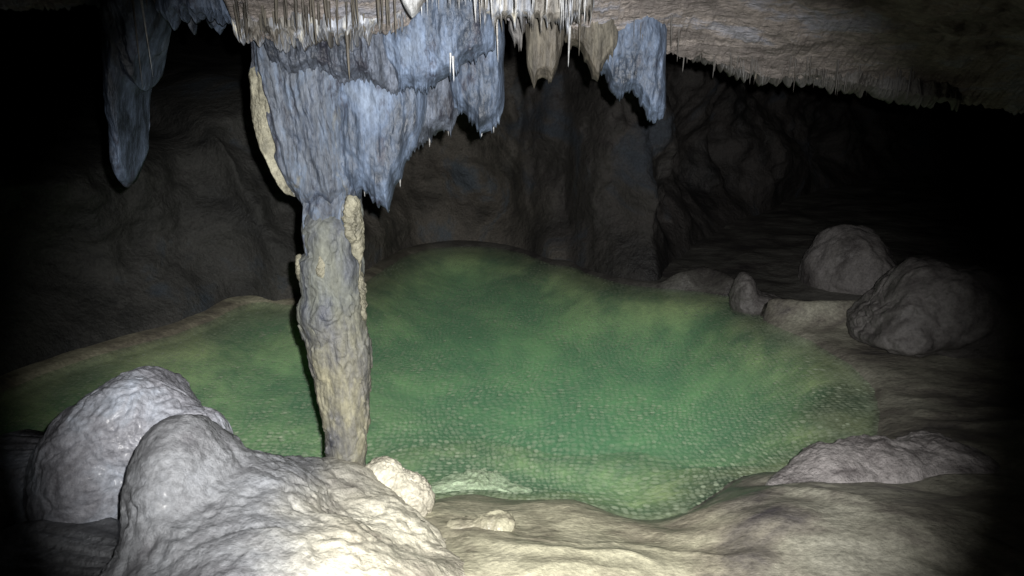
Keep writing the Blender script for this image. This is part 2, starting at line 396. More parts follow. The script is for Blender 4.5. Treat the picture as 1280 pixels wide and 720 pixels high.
    mx2 = N.new('ShaderNodeMixShader'); L.new(m2.outputs[0], mx2.inputs[0]); L.new(mx.outputs[0], mx2.inputs[1]); L.new(df.outputs[0], mx2.inputs[2])
    L.new(mx2.outputs[0], out.inputs['Surface'])
    vs = N.new('ShaderNodeVolumeScatter'); vs.inputs['Color'].default_value = (0.66, 1.0, 0.72, 1); vs.inputs['Density'].default_value = 0.20
    vs.inputs['Anisotropy'].default_value = -0.35
    va = N.new('ShaderNodeVolumeAbsorption'); va.inputs['Color'].default_value = (0.36, 0.88, 0.58, 1); va.inputs['Density'].default_value = 0.50
    ad = N.new('ShaderNodeAddShader'); L.new(vs.outputs[0], ad.inputs[0]); L.new(va.outputs[0], ad.inputs[1])
    L.new(ad.outputs[0], out.inputs['Volume'])
    return m
M['water'] = water_mat()
x0, x1, y0, y1 = -8, 4.5, 1.9, 11.5
V = [(x0, y0, 0), (x1, y0, 0), (x1, y1, 0), (x0, y1, 0), (x0, y0, -2), (x1, y0, -2), (x1, y1, -2), (x0, y1, -2)]
wt = mesh_obj('water', V, [(0, 1, 2, 3), (7, 6, 5, 4), (0, 4, 5, 1), (1, 5, 6, 2), (2, 6, 7, 3), (3, 7, 4, 0)], M['water'], sm=False)
wt['kind'] = 'structure'

# ------------------------------------------------------------------ cave wall: one closed shell round the chamber
back = [W(a, b) for a, b in ((-140, 560), (0, 490), (90, 455), (160, 434), (215, 419), (260, 402), (300, 383), (330, 377), (372, 381), (440, 362),
                             (478, 338), (510, 319), (545, 310), (600, 308), (650, 316), (688, 330), (715, 334), (745, 346), (785, 356), (830, 360))]
rest = [(1.62, 6.9), (2.0, 7.6), (2.7, 8.7), (3.8, 10.2), (5.6, 12.4), (9.0, 14.5), (13.5, 13.0), (11.0, 8.0), (6.0, 5.6), (3.9, 4.6), (3.1, 3.6), (2.9, 2.4), (3.3, 0.5), (3.2, -2.2), (0, -3.2), (-3.4, -2.4), (-4.0, 0.5), (-4.2, 1.8)]
crv = resample(np.array(back + rest), 30)
seg = np.linalg.norm(np.roll(crv, -1, 0) - crv, axis=1); s = np.concatenate([[0], np.cumsum(seg)])
ns = 1150
tgt = np.linspace(0, s[-1], ns, endpoint=False)
cc = np.vstack([crv, crv[:1]])
cx = np.interp(tgt, s, cc[:, 0]); cy = np.interp(tgt, s, cc[:, 1])
tx = np.roll(cx, -3) - np.roll(cx, 3); ty = np.roll(cy, -3) - np.roll(cy, 3)
ln = np.hypot(tx, ty)
nx, ny = -ty / ln, tx / ln     # outward for a clockwise curve
for _ in range(160):
    nx = (np.roll(nx, 4) + nx + np.roll(nx, -4)) / 3; ny = (np.roll(ny, 4) + ny + np.roll(ny, -4)) / 3
ln = np.hypot(nx, ny); nx, ny = nx / ln, ny / ln
zz = np.concatenate([np.linspace(-0.6, 3.6, 250), np.linspace(3.65, 5.0, 30)])
Z = zz[:, None] + 0 * cx[None, :]
off = 0.16 + 0.30 * np.maximum(Z, 0) ** 1.1 * (Z < 99)
p = np.stack([cx[None, :] + 0 * Z, cy[None, :] + 0 * Z, Z], -1)
top_z = 1.15 + 0.85 * smooth(-2.6, -0.6, cx)[None, :] + 0.25 * fbm(np.stack([cx, cy, 0 * cx], -1) * 0.8, 3)[None, :]
off = off + 5.0 * np.maximum(Z - top_z, 0) * smooth(0, 0.5, Z - top_z)
big = fbm(p * np.array([0.55, 0.55, 0.45]) + np.stack([0 * Z, 0 * Z, 0.5 * p[..., 0] * 0.6], -1), 3, off=12)
vert = ridged(p * np.array([1.1, 1.1, 0.35]), 3, off=40)
fine = fbm(p * 2.6, 5, off=8)
ridg = ridged(p * np.array([1.8, 1.8, 1.2]), 4, off=77)
grow = smooth(0.0, 0.7, Z)
off = off + grow * (1.1 * big + 0.12 * vert) + (0.25 + 0.75 * grow) * (0.20 * fine + 0.09 * ridg * grow)
off = np.maximum(off, 0.05 + 0.05 * np.abs(fine) - 0.0 * Z)
wx = cx[None, :] + nx[None, :] * off; wy = cy[None, :] + ny[None, :] * off
rows = [np.stack([wx, wy, Z], -1)]
top = rows[0][-1]; cen = np.array([0.5, 5.0, 0])
for k in range(1, 26):
    f = k / 25
    q = top * 1.0
    q = cen + (top - cen) * (1 - f) + 0 * q
    q[:, 2] = 5.0 + 1.0 * math.sin(f * math.pi / 2)
    q[:, 2] += 0.5 * fbm(q * 0.8, 3) * (f < 1)
    rows.append(q[None])
WV = np.concatenate(rows, 0)
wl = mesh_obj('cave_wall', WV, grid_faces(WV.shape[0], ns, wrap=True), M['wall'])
wl['kind'] = 'structure'

# ------------------------------------------------------------------ low ceiling shelf with its lip
lip_pts = [(-400, 10), (0, 5), (150, 6), (200, 14), (235, 8), (290, 8), (300, 42), (330, 48), (400, 42), (480, 40), (520, 22), (600, 18), (660, 26), (720, 34),
           (745, 45), (800, 55), (840, 66), (880, 70), (920, 84), (960, 92), (1010, 94), (1060, 104), (1100, 112), (1180, 122), (1280, 140), (1700, 190)]
lpx = np.array([a for a, _ in lip_pts], float); lpy = np.array([b for _, b in lip_pts], float)
def lip(px):
    y = np.interp(px, [-400, 240, 300, 500, 560, 660, 850, 1300, 1700], [2.72, 2.72, 2.60, 2.60, 2.70, 2.92, 3.3, 3.5, 3.5])
    return y, np.interp(px, lpx, lpy)
npx, ncv = 1500, 200
PX = np.linspace(-500, 1700, npx)
LY, LPY = lip(PX)
LPT = P(PX, LPY, LY)                                     # lip curve in space
def ceil_from(dy, zl):
    return zl + 0.75 * (1 - np.exp(-0.95 * dy))
rowsC = []
for v in np.linspace(0, 1, ncv) ** 1.0:
    dy = (1 - v) ** 1.8 * 5.6                             # distance back from the lip
    y_ = LPT[:, 1] - dy
    q = np.stack([LPT[:, 0], y_, ceil_from(dy, LPT[:, 2])], -1)
    fl = smooth(0, 0.5, dy)
    q[:, 2] += 0.05 * ridged(q * np.array([3.0, 7.0, 3.0]), 4, off=4) * (0.3 + 0.7 * fl) + 0.09 * fbm(q * 1.6, 3, off=14) * fl
    q[:, 2] += 0.016 * fbm(q * 14, 3)
    q[:, 2] -= 0.018 * ridged(np.stack([q[:, 0] * 30, 0 * q[:, 0], 0 * q[:, 0]], -1) + 0.5, 3, off=91) * smooth(0.10, 0.0, dy)
    q[:, 2] -= 0.012 * ridged(q * np.array([60, 6, 3.0]), 2, off=92) * smooth(0.5, 0.0, dy)
    rowsC.append(q)
for v in np.linspace(0.02, 1, 70):                       # the far face of the shelf going up
    q = LPT.copy()
    q[:, 1] += 0.05 * math.sin(min(v * 8, math.pi / 2)) + 0.55 * v
    q[:, 2] += v * 1.9
    q[:, 2] -= 0.018 * ridged(np.stack([q[:, 0] * 30, 0 * q[:, 0], 0 * q[:, 0]], -1) + 0.5, 3, off=91) * smooth(0.2, 0.0, v)
    q[:, 1] += 0.10 * fbm(q * np.array([5, 5, 1.2]), 3, off=60)
    rowsC.append(q)
q = rowsC[-1].copy(); q[:, 1] -= 8; rowsC.append(q)
CV = np.stack(rowsC)
ce = mesh_obj('cave_ceiling', CV, grid_faces(CV.shape[0], npx), M['ceiling'])
ce['kind'] = 'structure'
def ceil_z(x, y):
    """height of the ceiling underside over (x, y)"""
    px = 640 + x / y * F * 0.95
    for _ in range(4):
        ly, lp = lip(px); pt = P(px, lp, ly); px = px + (x - pt[0]) / (ly / F)
    return float(ceil_from(max(ly - y, 0), pt[2]))

# ------------------------------------------------------------------ hanging draperies
def curtain(name, hem, top, y, T, mat, seed=0, fold=(14, 1.2, 0.035), teeth=(2.6, 9), lump=0.03, dens=1.5, rows=130, taper=0.45, hang=None, side=0.0, lean=0.0):
    """a thick folded sheet of flowstone: outline at distance y, half thickness T"""
    hx = np.array([a for a, _ in hem], float); hy = np.array([b for _, b in hem], float)
    n = int((hx[-1] - hx[0]) * dens)
    px = np.linspace(hx[0], hx[-1], n); u = np.linspace(0, 1, n)
    hm = np.interp(px, hx, hy)
    rg = np.random.default_rng(seed)
    tt = np.zeros(n)
    if teeth:
        k = int((hx[-1] - hx[0]) / teeth[0])
        for _ in range(k):
            c = rg.uniform(hx[0] + 2, hx[-1] - 2); w = rg.uniform(1.1, 3.2); l = teeth[1] * rg.uniform(0.15, 1) ** 2
            tt = np.maximum(tt, l * np.clip(1 - np.abs(px - c) / w, 0, 1) ** 1.3)
    tp = np.interp(px, [a for a, _ in top], [b for _, b in top]) if not np.isscalar(top) else np.full(n, float(top))
    v = np.linspace(0, 1, rows)[:, None]
    py = tp + (hm - tp) * v + tt * v ** 14
    base = P(np.broadcast_to(px, py.shape), py, y)
    prof = np.clip(1 - np.abs(2 * u - 1) ** 2.6, 0, 1) ** 0.5
    th = T * prof[None, :] * (taper + (1 - taper) * (1 - v) ** 0.7)
    th = th * np.clip((1 - v) * 9, 0, 1) ** 0.5 + 0.003
    out = []
    for sgn in (-1, 1):
        q = base.copy(); so = seed * 3.7 + (50 if sgn > 0 else 0)
        wv = fbm(q * np.array([2, 2, 1.2]), 2, off=so + 9) * 0.12
        qq = q * np.array([fold[0], fold[0], fold[1]]) + np.stack([wv * fold[0], 0 * wv, 0 * wv], -1)
        f1 = ridged(qq * 0.5, 3, off=so)
        f2 = fbm(q * np.array([11, 11, 7.0]), 5, gain=0.6, off=so + 5)
        f3 = fbm(q * np.array([30, 30, 9]), 3, off=so + 6)
        edge = np.clip(th / (T * 0.5 + 1e-6), 0.08, 1)
        d = th + edge * (fold[2] * f1 + lump * f2 + 0.009 * f3)
        q[..., 1] += sgn * np.maximum(d, 0.002) + lean * (1 - v) ** 2
        out.append(q)
    # sideways wander so that edges are not ruler-straight
    for q in out:
        q[..., 0] += 0.010 * fbm(base * np.array([3, 3, 9]), 3, off=seed) + side * 0
    V = np.concatenate([out[0], out[1][:, ::-1][:, 0:]], 1)
    nc = V.shape[1]
    Fc = grid_faces(rows, nc, wrap=True)
    # bottom cap between front and back
    b = (rows - 1) * nc; i = np.arange(n - 1)
    cap = np.stack([b + i, b + i + 1, b + nc - 2 - i, b + nc - 1 - i], -1)
    cap0 = np.stack([i, i + 1, nc - 2 - i, nc - 1 - i], -1)
    return mesh_obj(name, V, np.concatenate([Fc, cap, cap0]), mat)

def tip_mesh(rows=12, seg=8, seed=0, bulge=0.0):
    rg = np.random.default_rng(seed)
    V = []; bend = rg.uniform(-0.05, 0.05, 2); kn = rg.uniform(0, 6.28)
    for i in range(rows):
        t = i / (rows - 1)
        r = (1 - t) ** (0.55 + 0.3 * rg.random() * 0 + bulge) * 0.92 + 0.03
        r *= 1 + 0.14 * math.sin(t * 13 + kn) * (1 - t) + rg.uniform(-0.06, 0.06)
        for k in range(seg):
            a = 2 * math.pi * k / seg
            V.append((r * math.cos(a) * (1 + 0.15 * math.sin(2 * a + kn)) + bend[0] * 14 * t * t * 0.5, r * math.sin(a) + bend[1] * 14 * t * t * 0.5, -t))
    F_ = grid_faces(rows, seg, wrap=True)
    me_o = mesh_obj('tmp', V, F_, M['straw'])
    me = me_o.data; bpy.data.objects.remove(me_o)
    return me
TIPS = [tip_mesh(seed=i, bulge=(0.0, 0.15, -0.2, 0.4)[i % 4]) for i in range(10)]
TIPSD = []
for m_ in TIPS:
    c_ = m_.copy(); c_.materials[0] = M['dim_straw']; TIPSD.append(c_)
TIPST = []
for m_ in TIPS:
    c_ = m_.copy(); c_.materials[0] = M['tan']; TIPST.append(c_)
TIPSB = []
for m_ in TIPS:
    c_ = m_.copy(); c_.materials[0] = M['grey_blue']; TIPSB.append(c_)

def spike(name, base, length, r, meshes=TIPS, parent=None):
    me = random.choice(meshes)
    o = bpy.data.objects.new(name, me); C.objects.link(o)
    loc = Vector([float(v) for v in base])
    if parent: o.parent = parent; loc = loc - Vector(parent.location)
    o.location = loc; o.scale = (r, r, length); o.rotation_euler = (random.uniform(-.05, .05), random.uniform(-.05, .05), random.uniform(0, 6.28))
    return o

def hang_tips(root, spots, meshes, name='stalactite_tip'):
    for px, py0, py1, y, r in spots:
        a = P(px, py0, y); b = P(px, py1, y)
        spike(name, a, a[2] - b[2], r, meshes, root)

# ---- the great column: upper drapery, shaft, crusts
ctop = P(430, 60, 2.9)
col = empty('dripstone_formation', P(433, 600, 2.75))
tag(col, 'tall column with broad blue drapery above a cream shaft standing on the pale mound', 'cave column')
def part(o, root, **k):
    to_local(o, root); tag(o, **k); return o
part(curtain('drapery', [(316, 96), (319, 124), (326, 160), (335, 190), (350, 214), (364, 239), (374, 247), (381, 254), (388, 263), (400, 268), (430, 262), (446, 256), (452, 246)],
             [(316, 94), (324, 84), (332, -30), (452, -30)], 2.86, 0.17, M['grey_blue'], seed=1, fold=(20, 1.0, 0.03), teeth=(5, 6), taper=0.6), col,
     label='grey streaked left drapery with a pale left edge')
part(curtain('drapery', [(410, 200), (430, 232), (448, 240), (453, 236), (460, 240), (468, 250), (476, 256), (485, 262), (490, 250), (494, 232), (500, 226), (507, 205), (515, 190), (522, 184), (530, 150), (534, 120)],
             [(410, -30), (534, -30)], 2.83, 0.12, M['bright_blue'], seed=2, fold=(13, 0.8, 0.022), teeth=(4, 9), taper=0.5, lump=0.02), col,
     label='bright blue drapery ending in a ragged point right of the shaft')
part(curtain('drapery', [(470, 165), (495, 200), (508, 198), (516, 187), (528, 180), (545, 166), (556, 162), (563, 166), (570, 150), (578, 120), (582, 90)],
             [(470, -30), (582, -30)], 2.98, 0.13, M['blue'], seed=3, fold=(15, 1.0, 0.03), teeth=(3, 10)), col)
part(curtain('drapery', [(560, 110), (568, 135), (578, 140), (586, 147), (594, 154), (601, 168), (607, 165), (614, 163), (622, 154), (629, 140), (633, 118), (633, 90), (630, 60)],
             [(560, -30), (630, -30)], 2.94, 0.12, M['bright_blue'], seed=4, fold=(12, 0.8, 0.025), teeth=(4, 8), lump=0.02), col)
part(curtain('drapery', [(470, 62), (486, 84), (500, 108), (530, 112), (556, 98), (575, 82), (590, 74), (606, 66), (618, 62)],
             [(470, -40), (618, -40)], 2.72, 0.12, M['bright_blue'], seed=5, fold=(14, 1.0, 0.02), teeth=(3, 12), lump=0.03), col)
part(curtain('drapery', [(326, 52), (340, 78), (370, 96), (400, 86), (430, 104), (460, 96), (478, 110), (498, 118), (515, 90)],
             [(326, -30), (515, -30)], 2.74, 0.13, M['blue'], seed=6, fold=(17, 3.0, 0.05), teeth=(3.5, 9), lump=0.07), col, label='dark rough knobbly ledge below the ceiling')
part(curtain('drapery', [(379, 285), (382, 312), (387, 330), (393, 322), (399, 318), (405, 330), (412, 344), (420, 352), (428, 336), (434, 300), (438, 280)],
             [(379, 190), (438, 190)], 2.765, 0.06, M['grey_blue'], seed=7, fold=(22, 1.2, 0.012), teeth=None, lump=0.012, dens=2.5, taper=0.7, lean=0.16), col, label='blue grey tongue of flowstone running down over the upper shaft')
# shaft
le = [(215, 372), (250, 380), (262, 380), (270, 378), (300, 378), (316, 380), (322, 371), (345, 373), (368, 377), (382, 370), (395, 370), (405, 374), (420, 381), (450, 390), (470, 396), (500, 398), (520, 402), (560, 405), (600, 408), (660, 404)]
re_ = [(215, 455), (240, 451), (270, 452), (300, 450), (318, 451), (328, 455), (360, 456), (400, 459), (450, 462), (500, 461), (540, 461), (580, 459), (620, 460), (660, 464)]
nrow, nseg = 420, 190
pys = np.linspace(215, 655, nrow)
L_ = np.interp(pys, [a for a, _ in le], [b for _, b in le]); R_ = np.interp(pys, [a for a, _ in re_], [b for _, b in re_])
yc = 2.78 + 0.13 * smooth(300, 225, pys)
cm = P((L_ + R_) / 2, pys, yc); hw = (R_ - L_) / 2 * pxm(pys, 2.78)
a = np.linspace(0, 2 * math.pi, nseg, endpoint=False)
sx = cm[:, None, 0] + hw[:, None] * np.cos(a); sy = cm[:, None, 1] + (0.55 * hw[:, None] + 0.042) * np.sin(a); sz = cm[:, None, 2] + 0 * sx
sp = np.stack([sx, sy, sz], -1)
nrm = np.stack([np.cos(a) + 0 * sx, np.sin(a) + 0 * sx, 0 * sx], -1)
wv = fbm(sp * 4, 2, off=3)[..., None] * 0.06
d = 0.006 * ridged((sp + wv) * np.array([16, 16, 1.6]), 3, off=6) + 0.013 * fbm(sp * np.array([7, 7, 3.5]), 3, off=2) + 0.005 * np.maximum(0, fbm(sp * 22, 3, off=21)) + 0.003 * fbm(sp * 50, 2)
# scaly plates: stepped noise
st = fbm(sp * np.array([9, 9, 5]) + 3 * wv, 3, off=33)
d = d + 0.008 * smooth(0.0, 0.04, st) + 0.007 * smooth(0.18, 0.21, st)
sp = sp + nrm * (d - 0.012)[..., None]
part(mesh_obj('shaft', sp, grid_faces(nrow, nseg, wrap=True), M['shaft']), col)

def blobs(name, centre, ells, mat, sub=6, k=0.05, noise=((3, 0.03), (9, 0.012)), ridge=None, seed=0, aniso=(1, 1, 1), crease=None):
    """one closed lump: the smooth union of ellipsoids ((px, py, y, rx_px, rz_px, ry_m)), surface roughened by noise"""
    c0 = P(*centre)
    bm = bmesh.new(); bmesh.ops.create_icosphere(bm, subdivisions=sub, radius=1)
    D = np.array([v.co[:] for v in bm.verts]); Fc = np.array([[v.index for v in f.verts] for f in bm.faces]); bm.free()
    D /= np.linalg.norm(D, axis=1)[:, None]
    E = []
    for (px, py, y, rx, rz, ry) in ells:
        s_ = pxm(py, y); E.append((P(px, py, y), np.array([rx * s_, ry, rz * s_])))
    def sdf(p):
        r = None
        for c, rr in E:
            e = (np.linalg.norm((p - c) / rr, axis=-1) - 1) * rr.min()
            if r is None: r = e
            else:
                h = np.clip(0.5 + 0.5 * (r - e) / k, 0, 1)
                r = r * (1 - h) + e * h - k * h * (1 - h)
        return r
    mx = max(np.linalg.norm(c - c0) + rr.max() for c, rr in E) + 0.1
    ts = np.linspace(0.01, mx, 70)
    lo = np.zeros(len(D)); hi = np.full(len(D), ts[0] + 0.02)
    for t in ts:
        ins = sdf(c0 + D * t) < 0
        lo = np.where(ins, t, lo); hi = np.where(ins, t + (ts[1] - ts[0]), hi)
    for _ in range(12):
        mid = (lo + hi) / 2; ins = sdf(c0 + D * mid[:, None]) < 0
        lo = np.where(ins, mid, lo); hi = np.where(ins, hi, mid)
    V = c0 + D * lo[:, None]
    e = 0.004
    N_ = np.stack([sdf(V + np.eye(3)[i] * e) - sdf(V - np.eye(3)[i] * e) for i in range(3)], -1); N_ /= np.linalg.norm(N_, axis=1)[:, None] + 1e-9
    an = np.array(aniso)
    wv = fbm(V * 3, 2, off=seed)[:, None] * 0.15
    dd = 0
    for fq, am in noise: dd = dd + am * fbm((V + wv) * fq * an, 4, off=seed + fq)
    if ridge:
        for fq, am in ridge: dd = dd + am * ridged((V + wv) * fq * an, 4, off=seed + 11)
    if crease:
        wq = np.stack([fbm(V * crease[0] * 1.3, 3, off=seed + 60 + 7 * i) for i in range(3)], -1) * 0.9
        dd = dd - crease[1] * np.clip(1 - np.abs(perlin(V * crease[0] * an + wq + seed)) / 0.09, 0, 1) ** 1.5
        dd = dd - 0.5 * crease[1] * np.clip(1 - np.abs(perlin(V * crease[0] * 2.3 * an + wq * 1.5 + seed + 9)) / 0.09, 0, 1) ** 1.5
    V = V + N_ * dd[:, None]
    return mesh_obj(name, V, Fc, mat)

# cream crusts grown on the shaft
for cpx, cpy, rx, rz, mt, sd, lb in ((437, 275, 9, 30, 'cream', 1, 'yellowish crust tongue under the blue drapery'), (447, 290, 7, 46, 'cream', 2, 'pale rib along the right side of the upper shaft'),
                             (377, 336, 6, 17, 'cream', 3, 'pale knob on the left edge of the shaft'), (401, 335, 7, 20, 'cream', 4, 'yellow flake left of the shaft centre'),
                             (453, 362, 4.5, 40, 'cream', 5, 'long yellow rib down the right edge of the shaft')):
    zf = 2.78 - 0.082 if 385 < cpx < 445 else 2.78 - 0.055
    if cpx < 380: zf = 2.78 - 0.02
    if cpx > 450: zf = 2.78 - 0.03
    part(blobs('calcite_crust', (cpx, cpy, zf), [(cpx, cpy, zf, rx, rz, 0.028)], M[mt], sub=6, noise=((10, 0.022), (30, 0.012), (70, 0.005)), seed=sd), col, label=lb)
# pale bulge on the drapery's left edge
part(curtain('calcite_crust', [(316, 118), (320, 142), (326, 170), (332, 192), (338, 205), (346, 222), (354, 234), (362, 242), (369, 246)],
             [(316, 98), (322, 86), (330, 82), (336, 86), (342, 120), (350, 165), (360, 205), (369, 236)], 2.82, 0.075, M['cream'], seed=9, fold=(18, 3, 0.02), teeth=(5, 4), lump=0.03, dens=3, taper=0.8), col,
     label='pale crust down the left edge of the drapery')
hang_tips(col, [(485, 250, 264, 2.83, .006), (520, 176, 186, 2.93, .006), (537, 168, 184, 2.95, .005), (560, 155, 170, 2.97, .006), (602, 160, 171, 2.92, .006),
                (617, 150, 166, 2.93, .005), (455, 232, 246, 2.82, .005), (500, 218, 234, 2.82, .005), (366, 232, 246, 2.8, .006), (566, 70, 102, 2.60, .005), (563, 66, 92, 2.61, .004)], TIPS)

# ---- the other hanging draperies, each a thing of its own
def solo(o, label, cat='flowstone drapery', group=None):
    recentre(o); return tag(o, label, cat, group)
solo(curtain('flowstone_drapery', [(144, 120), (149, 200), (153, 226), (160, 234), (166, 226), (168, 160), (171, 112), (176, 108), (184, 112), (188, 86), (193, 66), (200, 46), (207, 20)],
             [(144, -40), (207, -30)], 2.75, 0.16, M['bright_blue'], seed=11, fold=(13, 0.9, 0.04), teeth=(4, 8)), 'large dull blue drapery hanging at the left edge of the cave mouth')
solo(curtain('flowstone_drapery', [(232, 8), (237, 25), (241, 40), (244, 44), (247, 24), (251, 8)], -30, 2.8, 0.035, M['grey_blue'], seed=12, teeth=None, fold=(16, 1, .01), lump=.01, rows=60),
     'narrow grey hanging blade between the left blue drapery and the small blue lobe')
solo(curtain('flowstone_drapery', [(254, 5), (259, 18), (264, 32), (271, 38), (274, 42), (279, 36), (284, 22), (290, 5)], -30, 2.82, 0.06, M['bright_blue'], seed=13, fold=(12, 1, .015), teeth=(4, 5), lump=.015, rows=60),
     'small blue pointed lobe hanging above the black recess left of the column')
solo(curtain('flowstone_drapery', [(210, 5), (218, 10), (224, 22), (230, 14), (236, 5)], -30, 2.7, 0.05, M['tan'], seed=14, teeth=(4, 8), fold=(16, 1, .01), rows=50),
     'short tan tooth high on the left beside the grey blade')
solo(curtain('flowstone_drapery', [(656, 60), (660, 88), (664, 102), (667, 112), (671, 100), (677, 97), (683, 98), (688, 104), (691, 96), (696, 84), (700, 62), (706, 40)],
             [(656, -30), (706, -30)], 2.95, 0.06, M['tan'], seed=15, fold=(16, 0.8, 0.02), teeth=(4, 7), lump=0.01), 'tan tapered drapery hanging alone right of the great column')
solo(curtain('flowstone_drapery', [(636, 38), (642, 50), (648, 58), (652, 46), (658, 36)], -10, 2.9, 0.05, M['dim_straw'], seed=25, teeth=(3, 12), fold=(16, .8, .02), rows=60),
     'short brown fringe between the great column and the tan drapery')
solo(curtain('flowstone_drapery', [(700, 40), (712, 56), (724, 60), (734, 80), (741, 98), (746, 102), (750, 88), (760, 70), (775, 60)],
             [(700, -20), (775, -20)], 3.12, 0.08, M['tan'], seed=16, fold=(14, 1.0, 0.03), teeth=(4, 8)), 'brown drapery between the tan one and the right blue one')
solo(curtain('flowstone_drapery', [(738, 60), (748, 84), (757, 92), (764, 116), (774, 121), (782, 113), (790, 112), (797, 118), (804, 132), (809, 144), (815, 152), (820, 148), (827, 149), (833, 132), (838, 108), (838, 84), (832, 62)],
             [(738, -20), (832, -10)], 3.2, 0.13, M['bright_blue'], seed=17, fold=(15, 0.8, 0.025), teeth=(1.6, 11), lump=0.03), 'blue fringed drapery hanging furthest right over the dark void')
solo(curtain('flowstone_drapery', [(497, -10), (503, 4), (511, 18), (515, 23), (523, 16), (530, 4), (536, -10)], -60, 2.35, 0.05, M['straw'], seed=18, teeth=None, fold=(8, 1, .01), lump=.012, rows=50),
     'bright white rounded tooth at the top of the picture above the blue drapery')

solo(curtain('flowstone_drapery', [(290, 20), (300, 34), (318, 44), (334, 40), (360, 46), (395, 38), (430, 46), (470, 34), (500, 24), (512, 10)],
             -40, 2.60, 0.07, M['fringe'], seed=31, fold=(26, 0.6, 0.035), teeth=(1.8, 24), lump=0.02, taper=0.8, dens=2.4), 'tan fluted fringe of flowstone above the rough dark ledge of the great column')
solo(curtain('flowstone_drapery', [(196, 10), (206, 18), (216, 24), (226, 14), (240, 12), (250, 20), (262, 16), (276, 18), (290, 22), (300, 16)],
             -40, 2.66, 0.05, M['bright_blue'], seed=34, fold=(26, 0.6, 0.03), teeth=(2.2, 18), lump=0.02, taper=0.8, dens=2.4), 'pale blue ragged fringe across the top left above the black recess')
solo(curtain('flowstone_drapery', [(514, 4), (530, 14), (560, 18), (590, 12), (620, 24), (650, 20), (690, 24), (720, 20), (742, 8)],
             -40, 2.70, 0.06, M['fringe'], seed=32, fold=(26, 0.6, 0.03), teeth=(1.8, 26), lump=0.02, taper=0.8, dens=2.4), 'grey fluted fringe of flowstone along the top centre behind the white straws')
solo(curtain('flowstone_drapery', [(842, 60), (860, 70), (890, 76), (925, 88), (960, 96), (1010, 97), (1060, 107), (1100, 114), (1150, 122), (1200, 128)],
             [(842, 40), (1200, 96)], 3.42, 0.07, M['dim_straw'], seed=33, fold=(22, 0.6, 0.035), teeth=(1.7, 17), lump=0.03, taper=0.8, dens=2.0), 'long ragged brown fringe hanging along the far edge of the right ceiling')
# individual named stalactites
def stal(px, py, y, r, label, meshes=TIPS, group=None, bury=0.06):
    t_ = P(px, py, y); zt = ceil_z(t_[0], y) + bury
    zt = max(zt, t_[2] + 0.04)
    o = spike('stalactite', (t_[0], y, zt), zt - t_[2], r, meshes)
    return tag(o, label, 'stalactite', group)
stal(591, 29, 2.45, .011, 'white curved stalactite with a wide root at the top above the blue drapery')
stal(620, 78, 2.70, .008, 'longest white straw stalactite in front of the blue drapery right part')
stal(712, 84, 3.0, .008, 'white straw stalactite tip between the tan and the brown draperies')
stal(652, 64, 2.85, .009, 'slender grey stalactite just left of the tan drapery', TIPSD)
stal(724, 70, 2.95, .012, 'slender tan stalactite leaning beside the brown drapery', TIPST)
stal(438, 100, 2.55, .012, 'pink brown stalactite in front of the rough dark ledge', TIPST)
stal(322, 58, 2.7, .008, 'thin pale stalactite at the left end of the ceiling fringe')
stal(188, 96, 2.6, .006, 'thin white straw low on the right edge of the left blue drapery')
stal(182, 112, 2.6, .006, 'lowest thin straw beside the left blue drapery', TIPSD)
stal(943, 100, 3.35, .012, 'stout tan stalactite in the middle of the right ceiling fringe', TIPST)
stal(1102, 124, 3.42, .018, 'stubby tan stalactite near the right end of the ceiling fringe', TIPST)
# fringes of look-alike straws
def fringe(n, x0, x1, f_tip, dmin, dmax, rr, label, group, meshes, dlen):
    for _ in range(n):
        px = random.uniform(x0, x1); y = random.uniform(dmin, dmax)
        if callable(f_tip): py = f_tip(px)
        else: py = random.uniform(*f_tip)
        py += dlen * (random.random() ** 2.6) * random.choice((1, 1, 1.35))
        stal(px, py, y, random.uniform(*rr), label, meshes, group)
fringe(88, 500, 735, (-6, 14), 2.30, 2.75, (.003, .009), 'short white straw stalactite in the bright dripping row across the top centre', 'white straws across the top centre', TIPS, 26)
fringe(60, 296, 500, (18, 40), 2.40, 2.56, (.004, .010), 'thin tan straw stalactite in the fringe above the rough dark ledge of the column', 'tan straws above the ledge of the column', TIPST, 26)
fringe(30, 162, 300, (-4, 12), 2.6, 2.85, (.003, .007), 'thin grey straw stalactite in the fringe at the top left', 'grey straws at the top left', TIPSD, 26)
lipf = lambda px: float(np.interp(px, lpx, lpy)) + 1
fringe(22, 735, 850, lambda px: lipf(px) - 6, 3.05, 3.3, (.003, .006), 'dark thin straw stalactite above the right blue drapery', 'dark straws above the right blue drapery', TIPSD, 22)
fringe(72, 850, 1140, lambda px: lipf(px) + 3, 3.26, 3.38, (.003, .006), 'short dark straw stalactite along the dark edge of the right ceiling', 'dark straws along the right ceiling edge', TIPSD, 15)

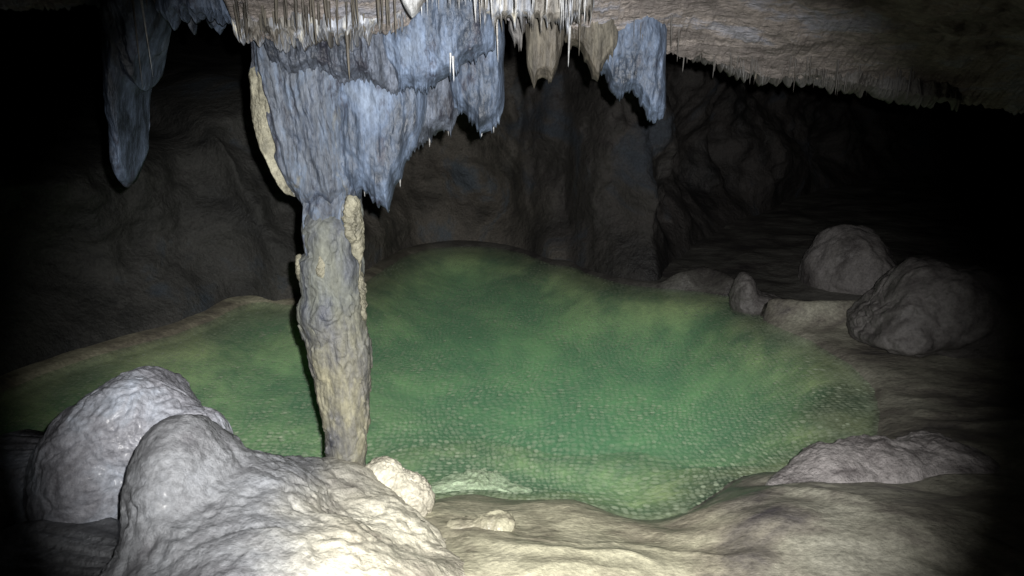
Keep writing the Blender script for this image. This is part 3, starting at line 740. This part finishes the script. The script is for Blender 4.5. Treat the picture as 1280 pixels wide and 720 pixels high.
# ------------------------------------------------------------------ rocks
def rock(label, *a, cat='rock', name='boulder', **k):
    return tag(recentre(blobs(name, *a, **k)), label, cat)
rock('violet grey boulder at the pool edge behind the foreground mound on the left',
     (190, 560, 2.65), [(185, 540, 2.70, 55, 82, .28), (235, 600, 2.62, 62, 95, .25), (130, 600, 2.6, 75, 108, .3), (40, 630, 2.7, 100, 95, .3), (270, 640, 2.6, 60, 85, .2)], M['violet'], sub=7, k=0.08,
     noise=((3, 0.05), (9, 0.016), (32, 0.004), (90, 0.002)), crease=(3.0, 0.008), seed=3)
rock('broad foreground flowstone mound with a grey dome and a cream slope under the column',
     (330, 720, 2.15), [(235, 650, 2.15, 66, 132, .28), (300, 700, 2.15, 120, 125, .35), (385, 655, 2.55, 78, 84, .25), (90, 760, 2.3, 130, 120, .5), (420, 700, 2.40, 95, 95, .35), (470, 750, 2.20, 105, 105, .35), (318, 655, 2.40, 80, 76, .25),
                        (330, 780, 1.8, 230, 120, .4), (540, 790, 2.0, 90, 75, .3)], M['mound'], sub=7, k=0.10,
     noise=((2.5, 0.05), (8, 0.016), (28, 0.004), (80, 0.004)), ridge=((11, 0.006),), crease=(2.6, 0.012), seed=5, name='flowstone_mound', cat='flowstone mound', aniso=(1, 1, 1.3))
rock('rounded cream knob at the water edge against the foot of the column', (494, 615, 2.68), [(478, 606, 2.70, 32, 36, .10), (512, 622, 2.66, 30, 30, .10), (490, 645, 2.66, 46, 40, .14)],
     M['mound'], sub=6, k=0.04, noise=((8, 0.02), (25, 0.012), (70, 0.004)), crease=(7, 0.012), seed=8)
rock('pale crusted rock lying just under the water near the foreground bank', (600, 613, 3.30), [(598, 613, 3.34, 44, 20, .14), (562, 622, 3.24, 36, 16, .12), (636, 626, 3.24, 40, 14, .10)],
     M['sunk'], sub=6, k=0.06, noise=((7, 0.03), (22, 0.018)), seed=28)
rock('small pale lump resting on the wet flowstone in front of the pool', (612, 660, 2.5), [(622, 655, 2.48, 24, 14, .07), (576, 658, 2.48, 18, 8, .05), (602, 666, 2.5, 42, 14, .10)],
     M['ground'], sub=6, k=0.03, noise=((10, 0.02), (30, 0.01)), seed=12)
rock('pinkish grey rough slab on the right bank at the water edge', (1080, 590, 3.25), [(1045, 592, 3.0, 48, 30, .2), (1100, 590, 3.02, 60, 38, .22), (1175, 596, 3.05, 70, 44, .3), (1016, 596, 2.98, 22, 16, .12), (1090, 625, 2.95, 100, 34, .2), (1010, 612, 2.9, 50, 20, .15)],
     M['slab'], sub=6, k=0.04, noise=((5, 0.04), (14, 0.02), (40, 0.008)), seed=15)
rock('large smooth domed boulder in the gloom on the far right', (1060, 345, 6.6), [(1058, 345, 6.6, 55, 62, .45)], M['boulder'], sub=6, noise=((1.5, 0.10), (5, 0.03), (16, 0.008)), crease=(2.2, 0.012), seed=18)
rock('small pointed rock at the far right corner of the pool', (932, 370, 6.0), [(930, 366, 6.0, 15, 26, .14), (948, 380, 6.0, 34, 14, .2), (985, 388, 6.0, 36, 10, .15)], M['boulder'], sub=6, k=.08, noise=((3, 0.04), (9, 0.02)), seed=19)
rock('tall leaning boulder at the right edge beside the dark shallow basin', (1100, 390, 4.9), [(1118, 398, 4.9, 32, 30, .3), (1160, 376, 4.95, 52, 50, .4), (1100, 416, 4.9, 28, 14, .3), (1230, 400, 5.0, 80, 70, .5)],
     M['boulder'], sub=6, k=.2, noise=((1.6, 0.16), (5, 0.04), (20, 0.010)), crease=(2, 0.02), seed=22)

# ------------------------------------------------------------------ camera
cd = bpy.data.cameras.new('camera'); cam = bpy.data.objects.new('camera', cd); C.objects.link(cam)
cam.location = (0, 0, CAM_Z); cam.rotation_euler = (math.pi / 2 - TH, 0, 0)
cd.sensor_width = 36; cd.lens = 36 * F / 1280; cd.clip_end = 200; cd.clip_start = 0.02
sc.camera = cam

# ------------------------------------------------------------------ light: the flash of the camera (a narrow head, right of and above the lens)
ld = bpy.data.lights.new('camera_flash', 'SPOT'); lo = bpy.data.objects.new('camera_flash', ld); C.objects.link(lo)
lo.location = (0.06, 0.0, CAM_Z + 0.05)
aim = Vector(P(638, 420, 3.5)) - lo.location
lo.rotation_euler = aim.to_track_quat('-Z', 'Y').to_euler()
ld.energy = 800; ld.spot_size = math.radians(71); ld.spot_blend = 0.62; ld.shadow_soft_size = 0.012; ld.color = (1.0, 0.98, 0.95)

# outside the closed cave: a night-dim sky that never reaches the chamber
w = bpy.data.worlds.new('World'); sc.world = w; w.use_nodes = True
N = w.node_tree.nodes; bg = N['Background']
sk = N.new('ShaderNodeTexSky'); sk.sky_type = 'NISHITA'; sk.sun_disc = False; sk.sun_elevation = math.radians(10)
w.node_tree.links.new(sk.outputs[0], bg.inputs[0]); bg.inputs[1].default_value = 0.002

sc.view_settings.view_transform = 'Standard'; sc.view_settings.look = 'None'; sc.view_settings.gamma = 1
sc.view_settings.use_curve_mapping = False; sc.view_settings.exposure = 0.35
cy_ = sc.cycles
cy_.use_denoising = True; cy_.max_bounces = 8; cy_.diffuse_bounces = 4; cy_.glossy_bounces = 2; cy_.transparent_max_bounces = 8; cy_.volume_bounces = 3
cy_.sample_clamp_indirect = 4; cy_.caustics_reflective = False; cy_.caustics_refractive = False
